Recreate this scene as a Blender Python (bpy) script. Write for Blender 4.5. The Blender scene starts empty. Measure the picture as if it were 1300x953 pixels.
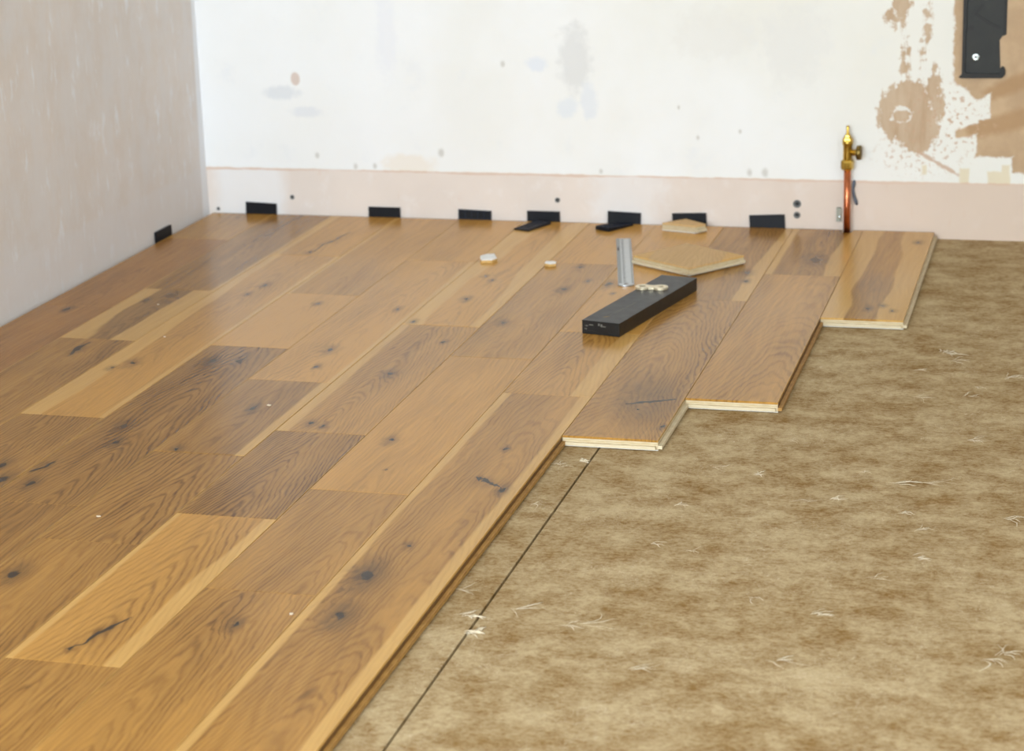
import bpy, bmesh, math, random
from mathutils import Vector, Matrix

# ------------------------------------------------------------------ camera, world, lights, exposure
scene = bpy.context.scene
COL = scene.collection
vs = scene.view_settings
vs.view_transform = 'Standard'; vs.look = 'None'; vs.gamma = 1.0; vs.use_curve_mapping = False
vs.exposure = 0.0

F_PX = 2690.14                                  # focal length in pixels of the 1300 px wide frame
cam_d = bpy.data.cameras.new('camera')
cam = bpy.data.objects.new('camera', cam_d); COL.objects.link(cam)
R_ = Vector((0.96456936, 0.2619465, -0.03146394))
U_ = Vector((-0.04103317, 0.26675546, 0.96289034))
FW = Vector((-0.26061893, 0.92748345, -0.26805264))
CAM = Vector((0.37965418, -5.37150437, 1.21610864))
m = Matrix((R_, U_, -FW)).transposed().to_4x4(); m.translation = CAM
cam.matrix_world = m
cam_d.sensor_fit = 'HORIZONTAL'; cam_d.sensor_width = 36.0
cam_d.lens = 36.0 * F_PX / 1300.0
cam_d.shift_y = -45.0 / 1300.0                  # optical axis at row 431.5 of 953
cam_d.clip_start = 0.05; cam_d.clip_end = 60
cam_d.dof.use_dof = True; cam_d.dof.focus_distance = 3.75; cam_d.dof.aperture_fstop = 5.6
scene.camera = cam

world = bpy.data.worlds.new('sky'); scene.world = world; world.use_nodes = True
wn = world.node_tree; bg = wn.nodes['Background']
sky = wn.nodes.new('ShaderNodeTexSky'); sky.sky_type = 'HOSEK_WILKIE'; sky.turbidity = 4.0
sky.sun_direction = Vector((0.4, 0.5, 0.75)).normalized()
wn.links.new(sky.outputs[0], bg.inputs[0]); bg.inputs[1].default_value = 0.6

ROOM = dict(x0=-1.996, x1=2.3, y0=-7.4, y1=0.0, z0=-0.02, z1=2.4)

def area(name, loc, rot, sx, sy, power, col):
    l = bpy.data.lights.new(name, 'AREA'); l.shape = 'RECTANGLE'; l.size = sx; l.size_y = sy
    l.energy = power; l.color = col
    o = bpy.data.objects.new(name, l); COL.objects.link(o); o.location = loc; o.rotation_euler = rot
    return o
# daylight by the window behind the photographer, plus an added side window
WIN1 = (-1.9, 0.60, 0.75, 2.15)                 # in the front wall: x0,x1,z0,z1
WIN_FILL = (-5.6, -4.0, 0.8, 2.1)                   # unseen, added in the right wall to brighten the left one: y0,y1,z0,z1
area('daylight_front', ((WIN1[0]+WIN1[1])/2, ROOM['y0']-0.02, (WIN1[2]+WIN1[3])/2), (math.radians(90), 0, 0),
     WIN1[1]-WIN1[0], WIN1[3]-WIN1[2], 312, (0.77, 0.89, 1.0))
area('fill_side', (ROOM['x1']+0.02, (WIN_FILL[0]+WIN_FILL[1])/2, (WIN_FILL[2]+WIN_FILL[3])/2), (math.radians(90), 0, math.radians(90)),
     WIN_FILL[1]-WIN_FILL[0], WIN_FILL[3]-WIN_FILL[2], 50, (0.77, 0.89, 1.0))

# ------------------------------------------------------------------ helpers
rnd = random.Random(7)

class S:
    """A socket with arithmetic, for writing node maths as expressions."""
    def __init__(s, t, k): s.t, s.k = t, k
    def _m(s, op, *a, clamp=False):
        n = s.t.nodes.new('ShaderNodeMath'); n.operation = op; n.use_clamp = clamp
        for i, v in enumerate((s,) + a):
            if isinstance(v, S): s.t.links.new(v.k, n.inputs[i])
            else: n.inputs[i].default_value = v
        return S(s.t, n.outputs[0])
    def __add__(s, o): return s._m('ADD', o)
    __radd__ = __add__
    def __sub__(s, o): return s._m('SUBTRACT', o)
    def __rsub__(s, o): return (s*-1.0)+o
    def __mul__(s, o): return s._m('MULTIPLY', o)
    __rmul__ = __mul__
    def __truediv__(s, o): return s._m('DIVIDE', o)
    def __neg__(s): return s*-1.0
    def __pow__(s, o): return s._m('POWER', o)
    def sqrt(s): return s._m('SQRT')
    def sin(s): return s._m('SINE')
    def exp(s): return s._m('EXPONENT')
    def abs(s): return s._m('ABSOLUTE')
    def min(s, o): return s._m('MINIMUM', o)
    def max(s, o): return s._m('MAXIMUM', o)
    def clamp(s): return s._m('ADD', 0.0, clamp=True)
    def step(s, a, b):
        n = s.t.nodes.new('ShaderNodeMapRange'); n.interpolation_type = 'SMOOTHSTEP'
        s.t.links.new(s.k, n.inputs['Value'])
        n.inputs['From Min'].default_value = min(a, b); n.inputs['From Max'].default_value = max(a, b)
        n.inputs['To Min'].default_value = 0.0 if a < b else 1.0
        n.inputs['To Max'].default_value = 1.0 if a < b else 0.0
        return S(s.t, n.outputs[0])

def vec(t, x, y, z=0.0):
    n = t.nodes.new('ShaderNodeCombineXYZ')
    for i, v in enumerate((x, y, z)):
        if isinstance(v, S): t.links.new(v.k, n.inputs[i])
        else: n.inputs[i].default_value = v
    return S(t, n.outputs[0])
def noise(t, v, scale=1.0, detail=3.0, rough=0.55, dist=0.0):
    n = t.nodes.new('ShaderNodeTexNoise')
    t.links.new(v.k, n.inputs['Vector']); n.inputs['Scale'].default_value = scale
    n.inputs['Detail'].default_value = detail; n.inputs['Roughness'].default_value = rough
    n.inputs['Distortion'].default_value = dist
    return S(t, n.outputs['Fac'])
def mix(t, f, a, b):
    n = t.nodes.new('ShaderNodeMix'); n.data_type = 'RGBA'
    for sock, v in ((n.inputs[0], f), (n.inputs[6], a), (n.inputs[7], b)):
        if isinstance(v, S): t.links.new(v.k, sock)
        elif isinstance(v, (tuple, list)): sock.default_value = (v[0], v[1], v[2], 1)
        else: sock.default_value = v
    return S(t, n.outputs[2])
def objco(t):
    n = t.nodes.new('ShaderNodeTexCoord'); s = t.nodes.new('ShaderNodeSeparateXYZ')
    t.links.new(n.outputs['Object'], s.inputs[0])
    return S(t, s.outputs[0]), S(t, s.outputs[1]), S(t, s.outputs[2]), S(t, n.outputs['Object'])
def sep(t, v):
    s = t.nodes.new('ShaderNodeSeparateXYZ'); t.links.new(v.k, s.inputs[0])
    return S(t, s.outputs[0]), S(t, s.outputs[1]), S(t, s.outputs[2])
def new_mat(name):
    M = bpy.data.materials.new(name); M.use_nodes = True
    t = M.node_tree; p = t.nodes['Principled BSDF']
    return M, t, p
def put(t, p, key, v):
    if isinstance(v, S): t.links.new(v.k, p.inputs[key])
    elif isinstance(v, (tuple, list)): p.inputs[key].default_value = (v[0], v[1], v[2], 1)
    else: p.inputs[key].default_value = v
def bump(t, p, h, strength, dist=0.01):
    n = t.nodes.new('ShaderNodeBump'); n.inputs['Strength'].default_value = strength
    n.inputs['Distance'].default_value = dist
    t.links.new(h.k, n.inputs['Height']); t.links.new(n.outputs[0], p.inputs['Normal'])
def srgb(r, g, b):
    f = lambda c: (c/255/12.92) if c/255 <= 0.04045 else ((c/255+0.055)/1.055)**2.4
    return (f(r), f(g), f(b))
def simple_mat(name, col, rough=0.5, metal=0.0, var=0.15, nscale=60, bmp=0.0, spec=0.5):
    M, t, p = new_mat(name); x, y, z, v = objco(t)
    n = noise(t, v, nscale, 4)
    put(t, p, 'Base Color', mix(t, n.step(0.3, 0.7), tuple(c*(1-var) for c in col), tuple(min(1, c*(1+var)) for c in col)))
    put(t, p, 'Roughness', n*0.2 + (rough-0.1)); put(t, p, 'Metallic', metal)
    p.inputs['Specular IOR Level'].default_value = spec
    if bmp: bump(t, p, n, bmp, 0.002)
    return M

def link(name, me, mat=None, parent=None, loc=None, rotz=0.0):
    o = bpy.data.objects.new(name, me); COL.objects.link(o)
    if mat: o.data.materials.append(mat) if not o.data.materials else None
    if parent: o.parent = parent
    if loc is not None: o.location = loc
    if rotz: o.rotation_euler = (0, 0, rotz)
    return o
def mesh(name, bm, smooth=False):
    bmesh.ops.recalc_face_normals(bm, faces=bm.faces)
    me = bpy.data.meshes.new(name); bm.to_mesh(me); bm.free()
    if smooth:
        for f in me.polygons: f.use_smooth = True
    return me
def add_box(bm, x0, x1, y0, y1, z0, z1):
    v = [bm.verts.new(c) for c in ((x0,y0,z0),(x1,y0,z0),(x1,y1,z0),(x0,y1,z0),(x0,y0,z1),(x1,y0,z1),(x1,y1,z1),(x0,y1,z1))]
    for f in ((0,3,2,1),(4,5,6,7),(0,1,5,4),(1,2,6,5),(2,3,7,6),(3,0,4,7)): bm.faces.new([v[i] for i in f])
def add_prism(bm, pts, z0, z1):
    a = [bm.verts.new((x, y, z0)) for x, y in pts]; b = [bm.verts.new((x, y, z1)) for x, y in pts]
    bm.faces.new(a[::-1]); bm.faces.new(b)
    n = len(pts)
    for i in range(n): bm.faces.new((a[i], a[(i+1) % n], b[(i+1) % n], b[i]))
def bevel_all(bm, w, seg=1, ang=0.5):
    es = [e for e in bm.edges if len(e.link_faces) == 2 and e.calc_face_angle(0) > ang]
    bmesh.ops.bevel(bm, geom=es, offset=w, segments=seg, affect='EDGES', profile=0.5)
def add_lathe(bm, prof, M=None, seg=32, arc=0.0):
    rings = []
    for r, z in prof:
        rings.append([bm.verts.new((r*math.cos(arc+2*math.pi*i/seg), r*math.sin(arc+2*math.pi*i/seg), z)) for i in range(seg)])
    vs_ = [v for rg in rings for v in rg]
    for a, b in zip(rings, rings[1:]):
        for i in range(seg): bm.faces.new((a[i], a[(i+1) % seg], b[(i+1) % seg], b[i]))
    bm.faces.new(rings[0][::-1]); bm.faces.new(rings[-1])
    if M is not None: bmesh.ops.transform(bm, matrix=M, verts=vs_)
def add_tube(bm, pts, radii, seg=8, flat=1.0):
    """Tube along a polyline; flat squashes it in z."""
    rings = []
    for i, p in enumerate(pts):
        a = pts[max(0, i-1)]; b = pts[min(len(pts)-1, i+1)]
        d = (Vector(b)-Vector(a)).normalized()
        s = d.cross(Vector((0, 0, 1)))
        s = s.normalized() if s.length > 1e-4 else Vector((1, 0, 0))
        u = s.cross(d)
        r = radii[i] if isinstance(radii, (list, tuple)) else radii
        rings.append([bm.verts.new(Vector(p)+s*r*math.cos(2*math.pi*k/seg)+u*r*flat*math.sin(2*math.pi*k/seg)) for k in range(seg)])
    for a, b in zip(rings, rings[1:]):
        for i in range(seg): bm.faces.new((a[i], a[(i+1) % seg], b[(i+1) % seg], b[i]))
    bm.faces.new(rings[0][::-1]); bm.faces.new(rings[-1])
def empty(name, loc=(0, 0, 0), rotz=0.0):
    o = bpy.data.objects.new(name, None); COL.objects.link(o); o.location = loc; o.rotation_euler = (0, 0, rotz)
    o.empty_display_size = 0.05
    return o
def tag(o, label, cat=None, group=None, kind=None):
    o['label'] = label
    if cat: o['category'] = cat
    if group: o['group'] = group
    if kind: o['kind'] = kind
    return o

# ------------------------------------------------------------------ wall materials
PAINT = srgb(236, 236, 231)
BROWN = srgb(196, 165, 135)
def mat_back_paint():
    M, t, p = new_mat('white_painted_plaster'); x, y, z, v = objco(t)
    q = vec(t, x, 0.0, z)
    n_big = noise(t, q, 2.2, 4); n_mid = noise(t, q, 9, 5, 0.6); n_fine = noise(t, q, 45, 6, 0.65)
    n_v = noise(t, vec(t, x*26.0, 0.0, z*5.0), 1, 4, 0.6)                       # vertical drag marks
    n_rag = noise(t, q, 24, 5, 0.65)
    wob = (n_mid-0.5)*0.055 + (n_rag-0.5)*0.06 + (n_fine-0.5)*0.035
    col = mix(t, n_big.step(0.35, 0.7), srgb(242, 243, 243), srgb(239, 239, 236))
    creamy_dim = (x*0.5 + z*0.45 + (n_big-0.5)*0.9).step(-0.55, 0.30)                  # creamier coat to the upper right, with the light's falloff painted in
    col = mix(t, creamy_dim*0.75, col, srgb(229, 226, 214))
    col = mix(t, n_mid.step(0.58, 0.74)*0.25, col, srgb(222, 226, 232))
    # cream thin patches
    def ell(cx, cz, rx, rz, amt=1.0):
        d = (((x-cx)/rx)**2.0 + ((z-cz)/rz)**2.0).sqrt()
        return d + wob*(22.0*amt)
    for cx, cz, rx, rz, c, f in (
            (-0.935, 0.425, 0.045, 0.085, srgb(221, 221, 219), 0.8), (-0.90, 0.33, 0.022, 0.05, srgb(224, 228, 233), 0.7),
            (-0.955, 0.305, 0.03, 0.03, srgb(224, 229, 234), 0.7), (-1.45, 0.50, 0.03, 0.11, srgb(232, 233, 238), 0.5),
            (-1.04, 0.42, 0.03, 0.02, srgb(226, 230, 236), 0.8), (-1.76, 0.335, 0.05, 0.018, srgb(222, 225, 228), 0.8),
            (-1.69, 0.285, 0.05, 0.015, srgb(226, 228, 231), 0.8), (-1.40, 0.145, 0.075, 0.028, srgb(238, 230, 218), 0.8),
            (-0.55, 0.50, 0.12, 0.06, srgb(228, 226, 220), 0.5), (-0.36, 0.47, 0.08, 0.1, srgb(226, 225, 221), 0.5)):
        col = mix(t, ell(cx, cz, rx, rz, 1.1).step(1.35, 0.6)*f, col, c)
    # small tan spot and specks
    col = mix(t, ell(-1.716, 0.375, 0.013, 0.018, 0.25).step(1.15, 0.8)*0.9, col, srgb(214, 196, 184))
    for cx, cz, r in ((-1.556, 0.137, .008), (-1.50, 0.139, .007), (-1.31, 0.18, .010), (-0.61, .232, .006), (-0.50, .25, .005),
                      (-0.475, .142, .009), (-0.435, .142, .010), (-0.87, .138, .007), (-1.13, .42, .007), (-0.66, .31, .005), (-1.665, .165, .007)):
        col = mix(t, ell(cx, cz, r, r*1.4, 0.6).step(1.2, 0.3)*0.6, col, srgb(190, 186, 176))
    # bare brown plaster at the right
    def box(x0, x1, z0, z1):
        dx = (x - (x0+x1)/2).abs() - (x1-x0)/2; dz = (z - (z0+z1)/2).abs() - (z1-z0)/2
        return dx.max(dz)
    def cap(ax, az, bx, bz, r):
        L2 = (bx-ax)**2+(bz-az)**2
        h = (((x-ax)*(bx-ax) + (z-az)*(bz-az))/L2).clamp()
        return (((x-ax)-h*(bx-ax))**2.0 + ((z-az)-h*(bz-az))**2.0).sqrt() - r
    def el2(cx, cz, rx, rz):
        return ((((x-cx)/rx)**2.0 + ((z-cz)/rz)**2.0).sqrt() - 1.0)*min(rx, rz)
    hard = box(0.037, 3.0, 0.397, 0.75).min(box(0.128, 3.0, 0.27, 0.45)).min(box(0.098, 3.0, 0.197, 0.29)).min(box(0.188, 3.0, 0.155, 0.25))
    hard = hard.min(cap(0.10, 0.372, 0.2, 0.43, 0.03)).min(cap(0.058, 0.252, 0.2, 0.31, 0.014)).min(cap(0.052, 0.39, 0.12, 0.375, 0.014))
    edge = wob*0.30 + (n_fine-0.5)*0.012
    m1 = (hard + edge).step(0.004, -0.004)
    blob = el2(-0.075, 0.305, 0.066, 0.085).min(el2(-0.012, 0.365, 0.024, 0.06)).min(el2(-0.095, 0.60, 0.028, 0.07)).min(el2(-0.05, 0.25, 0.05, 0.05))
    blob = blob.min(el2(-0.085, 0.46, 0.007, 0.06)).min(el2(-0.03, 0.42, 0.006, 0.06)).min(el2(-0.12, 0.545, 0.02, 0.03))
    m2 = (blob + wob*1.0 + (n_v-0.5)*0.09 + (n_fine-0.5)*0.02).step(0.006, -0.006)
    hole = (el2(-0.088, 0.297, 0.024, 0.018).abs() + (n_rag-0.5)*0.05 + (n_fine-0.5)*0.03).step(0.005, 0.0)
    m2 = m2*(1.0-hole*0.85)
    spl_zone = el2(0.02, 0.285, 0.13, 0.095).step(0.03, -0.05).max(el2(-0.04, 0.2, 0.1, 0.05).step(0.03, -0.03)*0.8)
    spl = noise(t, q, 75, 4, 0.6).step(0.54, 0.62)*spl_zone
    scratch = (cap(-0.045, 0.205, 0.055, 0.147, 0.0035) + (n_fine-0.5)*0.02).step(0.003, -0.002)
    brown = mix(t, n_mid.step(0.35, 0.65), srgb(184, 156, 124), srgb(200, 172, 138))
    sandy = cap(0.09, 0.266, 0.24, 0.30, 0.026).min(cap(0.13, 0.355, 0.24, 0.405, 0.02))
    brown = mix(t, (sandy + (n_mid-0.5)*0.03).step(0.008, -0.012)*0.75, brown, srgb(172, 137, 98))
    col = mix(t, m1, col, brown)
    col = mix(t, m2, col, mix(t, n_v.step(0.35, 0.65), srgb(200, 178, 152), srgb(186, 158, 128)))
    col = mix(t, (spl*0.85).max(scratch*0.8), col, srgb(196, 164, 136))
    cream = box(0.058, 0.083, 0.12, 0.165).min(box(0.125, 0.165, 0.12, 0.158)).min(box(0.16, 0.182, 0.12, 0.176)).min(box(-0.035, -0.025, 0.148, 0.17))
    col = mix(t, (cream + (n_v-0.5)*0.02).step(0.003, -0.003)*0.8, col, srgb(222, 208, 176))
    rust = (z - 0.127 + wob*0.12).step(0.003, -0.002)
    col = mix(t, rust*0.8, col, srgb(214, 184, 160))
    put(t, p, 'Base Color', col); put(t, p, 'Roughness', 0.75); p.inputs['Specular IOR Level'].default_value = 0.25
    bump(t, p, n_mid, 0.15, 0.004)
    return M
def mat_skirt():
    M, t, p = new_mat('bare_pink_plaster'); x, y, z, v = objco(t)
    q = vec(t, x, 0.0, z)
    n1 = noise(t, q, 3.5, 4); n2 = noise(t, q, 16, 5, 0.6); n3 = noise(t, vec(t, x*45.0, 0.0, z*12.0), 1, 4)
    col = mix(t, n1.step(0.3, 0.7), srgb(231, 219, 209), srgb(225, 213, 203))
    col = mix(t, n2.step(0.55, 0.75)*0.5, col, srgb(238, 232, 228))
    col = mix(t, n3.step(0.62, 0.74)*0.4, col, srgb(222, 196, 178))
    whit = ((x+1.87).abs() + (n2-0.5)*0.05).step(0.13, 0.07)*0.75
    whit = whit.max(((x+0.80).abs() + (n2-0.5)*0.2).step(0.14, 0.05)*0.5)
    col = mix(t, whit, col, srgb(238, 238, 238))
    warm_dim = (x + (n1-0.5)*0.6).step(-0.9, 0.2)  # tanner plaster to the right, with the dimmer light there painted in
    col = mix(t, warm_dim*0.75, col, srgb(212, 190, 170))
    put(t, p, 'Base Color', col); put(t, p, 'Roughness', 0.8); p.inputs['Specular IOR Level'].default_value = 0.2
    bump(t, p, n2, 0.2, 0.003)
    return M
def mat_left():
    M, t, p = new_mat('grey_pink_plaster'); x, y, z, v = objco(t)
    q = vec(t, 0.0, y, z)
    n1 = noise(t, q, 3, 4); n2 = noise(t, vec(t, 0.0, y*22.0, z*5.0), 1, 5, 0.6); n3 = noise(t, q, 40, 5)
    n4 = noise(t, vec(t, 0.0, y*9.0, z*6.0), 1, 6, 0.7); n5 = noise(t, vec(t, 0.0, y*34.0, z*13.0), 1, 5, 0.7)
    col = mix(t, n1.step(0.3, 0.7), srgb(226, 217, 210), srgb(220, 214, 210))
    col = mix(t, n4.step(0.38, 0.68)*0.45, col, srgb(214, 203, 193))
    col = mix(t, (n4*0.5+n2*0.5).step(0.56, 0.40)*0.4, col, srgb(222, 220, 220))
    sm = (n2*0.5+n5*0.5).step(0.53, 0.64)
    col = mix(t, sm*0.8, col, srgb(232, 234, 238))
    col = mix(t, (n5*0.6+n4*0.4).step(0.40, 0.34)*0.3, col, srgb(200, 184, 172))
    low = (z - 0.125 + (n1-0.5)*0.05).step(0.012, -0.004)
    col = mix(t, low*0.55, col, srgb(222, 218, 217))
    corner = (y + 0.035 + (n2-0.5)*0.02 + (z-0.3)*-0.03).step(-0.006, 0.006)
    col = mix(t, corner*0.85, col, srgb(236, 238, 242))
    put(t, p, 'Base Color', col); put(t, p, 'Roughness', 0.7); p.inputs['Specular IOR Level'].default_value = 0.25
    bump(t, p, n2*0.5+n3*0.3, 0.25, 0.003)
    return M
def mat_plain_wall():
    M, t, p = new_mat('off_white_room_plaster'); x, y, z, v = objco(t)
    n = noise(t, v, 4, 4)
    put(t, p, 'Base Color', mix(t, n, srgb(226, 220, 212), srgb(214, 205, 196))); put(t, p, 'Roughness', 0.8)
    return M
M_PAINT, M_SKIRT, M_LEFT, M_ROOM = mat_back_paint(), mat_skirt(), mat_left(), mat_plain_wall()

# ------------------------------------------------------------------ fibreboard material
def mat_fibre():
    M, t, p = new_mat('wood_fibre_board'); x, y, z, v = objco(t)
    q = vec(t, x, y, 0.0)
    n1 = noise(t, q, 5, 4, 0.6); n2 = noise(t, vec(t, x*13.0, y*15.0, 3.0), 1, 5, 0.72, 0.15)
    n3 = noise(t, vec(t, x*90.0, y*120.0, 1.0), 1, 4, 0.8, 0.2)
    fib = noise(t, vec(t, x*38.0, y*26.0, 9.0), 1, 3, 0.6, 1.5)
    f = (n2*0.62 + n3*0.52 + n1*0.24 - 0.19)
    col = mix(t, f.step(0.29, 0.68), srgb(130, 96, 44), srgb(196, 176, 138))
    col = mix(t, n3.step(0.55, 0.72)*0.35, col, srgb(136, 108, 64))
    col = mix(t, (fib-0.5).abs().step(0.010, 0.002)*n1.step(0.42, 0.6)*0.45, col, srgb(222, 208, 182))
    put(t, p, 'Base Color', col); put(t, p, 'Roughness', 0.9); p.inputs['Specular IOR Level'].default_value = 0.15
    bump(t, p, n3, 0.5, 0.003)
    return M
M_FIBRE = mat_fibre()

# ------------------------------------------------------------------ oak
OAK_L = srgb(200, 148, 71); OAK_D = srgb(96, 59, 14)
def oak_group():
    g = bpy.data.node_groups.new('oak_grain', 'ShaderNodeTree')
    I = g.interface
    I.new_socket('Color', in_out='OUTPUT', socket_type='NodeSocketColor')
    I.new_socket('Height', in_out='OUTPUT', socket_type='NodeSocketFloat')
    for n in ('Light', 'Dark'): I.new_socket(n, in_out='INPUT', socket_type='NodeSocketColor')
    for n in ('Seed', 'Centre', 'Half', 'Slope', 'Freq', 'RingAmp', 'Tone', 'SapL', 'SapR', 'Warp'):
        I.new_socket(n, in_out='INPUT', socket_type='NodeSocketFloat')
    for n in ('K1', 'K2', 'K3', 'K4', 'K5', 'CA', 'CB'): I.new_socket(n, in_out='INPUT', socket_type='NodeSocketVector')
    gi = g.nodes.new('NodeGroupInput'); go = g.nodes.new('NodeGroupOutput')
    t = g
    i = lambda n: S(t, gi.outputs[n])
    x, y, z, v = objco(t)
    seed = i('Seed')
    n1 = noise(t, vec(t, x*5.5, y*1.2, seed), 1, 2) - 0.5
    n2 = noise(t, vec(t, x*26.0, y*7.0, seed+7.3), 1, 3) - 0.5
    n3 = noise(t, vec(t, x*9.0, y*1.6, seed+13.7), 1, 3) - 0.5
    n4 = noise(t, vec(t, x*55.0, y*32.0, seed+3.1), 1, 4, 0.65) - 0.5
    xc = x - i('Centre')
    field = (xc*xc + i('Half')*i('Half')).sqrt() + i('Slope')*y + n1*i('Warp') + n2*0.020
    dark = None; halo = None
    for k in ('K1', 'K2', 'K3', 'K4', 'K5'):
        kx, ky, ks = sep(t, i(k))
        dx = (x-kx) + n4*0.022; dy = (y-ky) + n4*0.05 + (x-kx)*0.35
        s = (ks*0.68).max(0.0005)
        e = (dx*dx)/(s*s) + (dy*dy)/(s*s*2.6); eh = (dx*dx)/(s*s*10.0) + (dy*dy)/(s*s*45.0)
        core = (e*-1.0).exp(); big = (eh*-1.0).exp()*ks.step(0.001, 0.004)
        field = field + big*s*1.6
        core = core*ks.step(0.001, 0.004)*ks.step(0.040, 0.036)
        dark = core if dark is None else dark.max(core)
        halo = big if halo is None else halo.max(big)
    ax, ay, cw = sep(t, i('CA')); bx, by, _ = sep(t, i('CB'))
    ex, ey = bx-ax, by-ay
    n6 = noise(t, vec(t, x*18.0, y*14.0, seed+5.0), 1, 2) - 0.5
    qx = x-ax+n4*0.018+n6*0.05; qy = y-ay+n4*0.03
    hh = ((qx*ex+qy*ey)/(ex*ex+ey*ey+1e-6)).clamp()
    cx_, cy_ = qx-hh*ex, (qy-hh*ey)*0.45
    cd = (cx_*cx_+cy_*cy_).sqrt()/(cw*(hh*(1.0-hh)*3.2+0.25)).max(0.0002)
    crack = ((cd*cd*-1.0).exp())*cw.step(0.0003, 0.0012)
    dark = dark.max(crack)
    halo = halo.max((cd*cd*-0.03).exp()*cw.step(0.0003, 0.0012)*0.6)
    ph = (field*1.05 + n2*0.006)*i('Freq')*6.2832
    ring = ((ph.sin()*0.5+0.5)**2.6)*(n4*1.2+0.9)
    ring2 = ((field*i('Freq')*1.93+n2*1.4)*6.2832).sin()*0.5+0.5
    pores = noise(t, vec(t, x*420.0, y*14.0, seed), 1, 3, 0.6)
    pores2 = noise(t, vec(t, x*110.0+n1*14.0, y*3.5, seed+2.0), 1, 4, 0.65)
    amp = i('RingAmp')*(n3*2.2+0.8).clamp()*0.72
    fac = i('Tone') + n3*0.80 + (ring-0.3)*amp + (ring2-0.5)*amp*0.22 + (pores-0.5)*0.30 + (pores2-0.5)*0.75 + halo*0.15
    col = mix(t, fac.clamp(), i('Light'), i('Dark'))
    # pale sapwood bands along the long edges
    wv = n1*0.13 + n2*0.016
    sl = (x + 0.09 - i('SapL') + wv*i('SapL').step(0.0, 0.05)).step(0.004, -0.002)
    sr = ((x*-1.0) + 0.09 - i('SapR') + wv*i('SapR').step(0.0, 0.05)).step(0.004, -0.002)
    sap = sl.max(sr)
    sapc = mix(t, (pores2-0.2)*0.7 + (ring-0.3)*amp*0.3, srgb(218, 176, 104), srgb(182, 130, 64))
    col = mix(t, sap*0.72, col, sapc)
    col = mix(t, halo.step(0.20, 1.0)*(n4+0.6).clamp()*0.75, col, srgb(82, 58, 34))
    col = mix(t, (dark + n4*1.1*dark).step(0.22, 0.75)*0.92, col, srgb(34, 26, 20))
    t.links.new(col.k, go.inputs['Color'])
    h = pores*0.7 + ring*0.3 - dark*0.6
    t.links.new(h.k, go.inputs['Height'])
    return g
OAK = oak_group()
def oak_mat(seed, tone=0.4, centre=0.0, half=0.02, slope=0.05, freq=120.0, amp=0.35, sapl=0.0, sapr=0.0, warp=0.06, knots=(), crack=None, light=OAK_L, dark=OAK_D, rough=0.22):
    M, t, p = new_mat('oak_board')
    n = t.nodes.new('ShaderNodeGroup'); n.node_tree = OAK
    def setv(k, val): n.inputs[k].default_value = val
    tone = (tone-0.40)*1.3 + 0.45
    setv('Light', (*light, 1)); setv('Dark', (*dark, 1))
    for k, val in (('Seed', seed), ('Centre', centre), ('Half', half), ('Slope', slope), ('Freq', freq), ('RingAmp', amp), ('Tone', tone), ('SapL', sapl), ('SapR', sapr), ('Warp', warp)):
        setv(k, val)
    for k, kn in zip(('K1', 'K2', 'K3', 'K4', 'K5'), list(knots)+[(9, 9, 0.0)]*5): setv(k, kn)
    if crack: setv('CA', (crack[0], crack[1], crack[4])); setv('CB', (crack[2], crack[3], 0))
    t.links.new(n.outputs['Color'], p.inputs['Base Color'])
    x, y, z, v = objco(t)
    put(t, p, 'Roughness', noise(t, vec(t, x*12.0, y*6.0, seed), 1, 3)*0.08 + (rough-0.04))
    p.inputs['Specular IOR Level'].default_value = 0.23
    bump(t, p, noise(t, vec(t, x*300.0, y*12.0, seed), 1, 2), 0.035, 0.001)
    return M
def mat_ply(name, a, b, stripe=True):
    M, t, p = new_mat(name); x, y, z, v = objco(t)
    n = noise(t, vec(t, x*60.0, y*60.0, z*500.0), 1, 4, 0.6)
    f = n.step(0.3, 0.7)*0.55
    if stripe: f = (f + ((z*1400.0).sin()*0.5+0.5)*0.45)
    col = mix(t, f, a, b)
    kn = noise(t, vec(t, x*7.0, y*7.0, 2.0), 1, 2).step(0.74, 0.78)
    col = mix(t, kn*0.8, col, srgb(88, 56, 26))
    put(t, p, 'Base Color', col); put(t, p, 'Roughness', 0.6)
    return M
M_PLY = mat_ply('pale_plywood_edge', srgb(212, 198, 166), srgb(180, 156, 114))
M_TONGUE = mat_ply('golden_tongue_edge', srgb(176, 134, 68), srgb(128, 88, 36), False)
M_PALETONGUE = mat_ply('cream_tongue_edge', srgb(216, 203, 172), srgb(196, 174, 134), False)
M_GROOVE = mat_ply('brown_groove_edge', srgb(112, 78, 34), srgb(84, 56, 24), False)
M_BACKING = mat_ply('grey_white_backing_veneer', srgb(226, 224, 214), srgb(196, 192, 180), False)

# ------------------------------------------------------------------ setting: walls
T = 0.12
x0, x1, y0, y1, z0, z1 = (ROOM[k] for k in ('x0', 'x1', 'y0', 'y1', 'z0', 'z1'))
bm = bmesh.new(); add_box(bm, x0-T, x1+T, 0.0, T, z0-0.1, z1)
wall_back = link('wall_back', mesh('wall_back', bm), M_SKIRT)
tag(wall_back, 'back wall with bare pink plaster along its foot', kind='structure')
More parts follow.
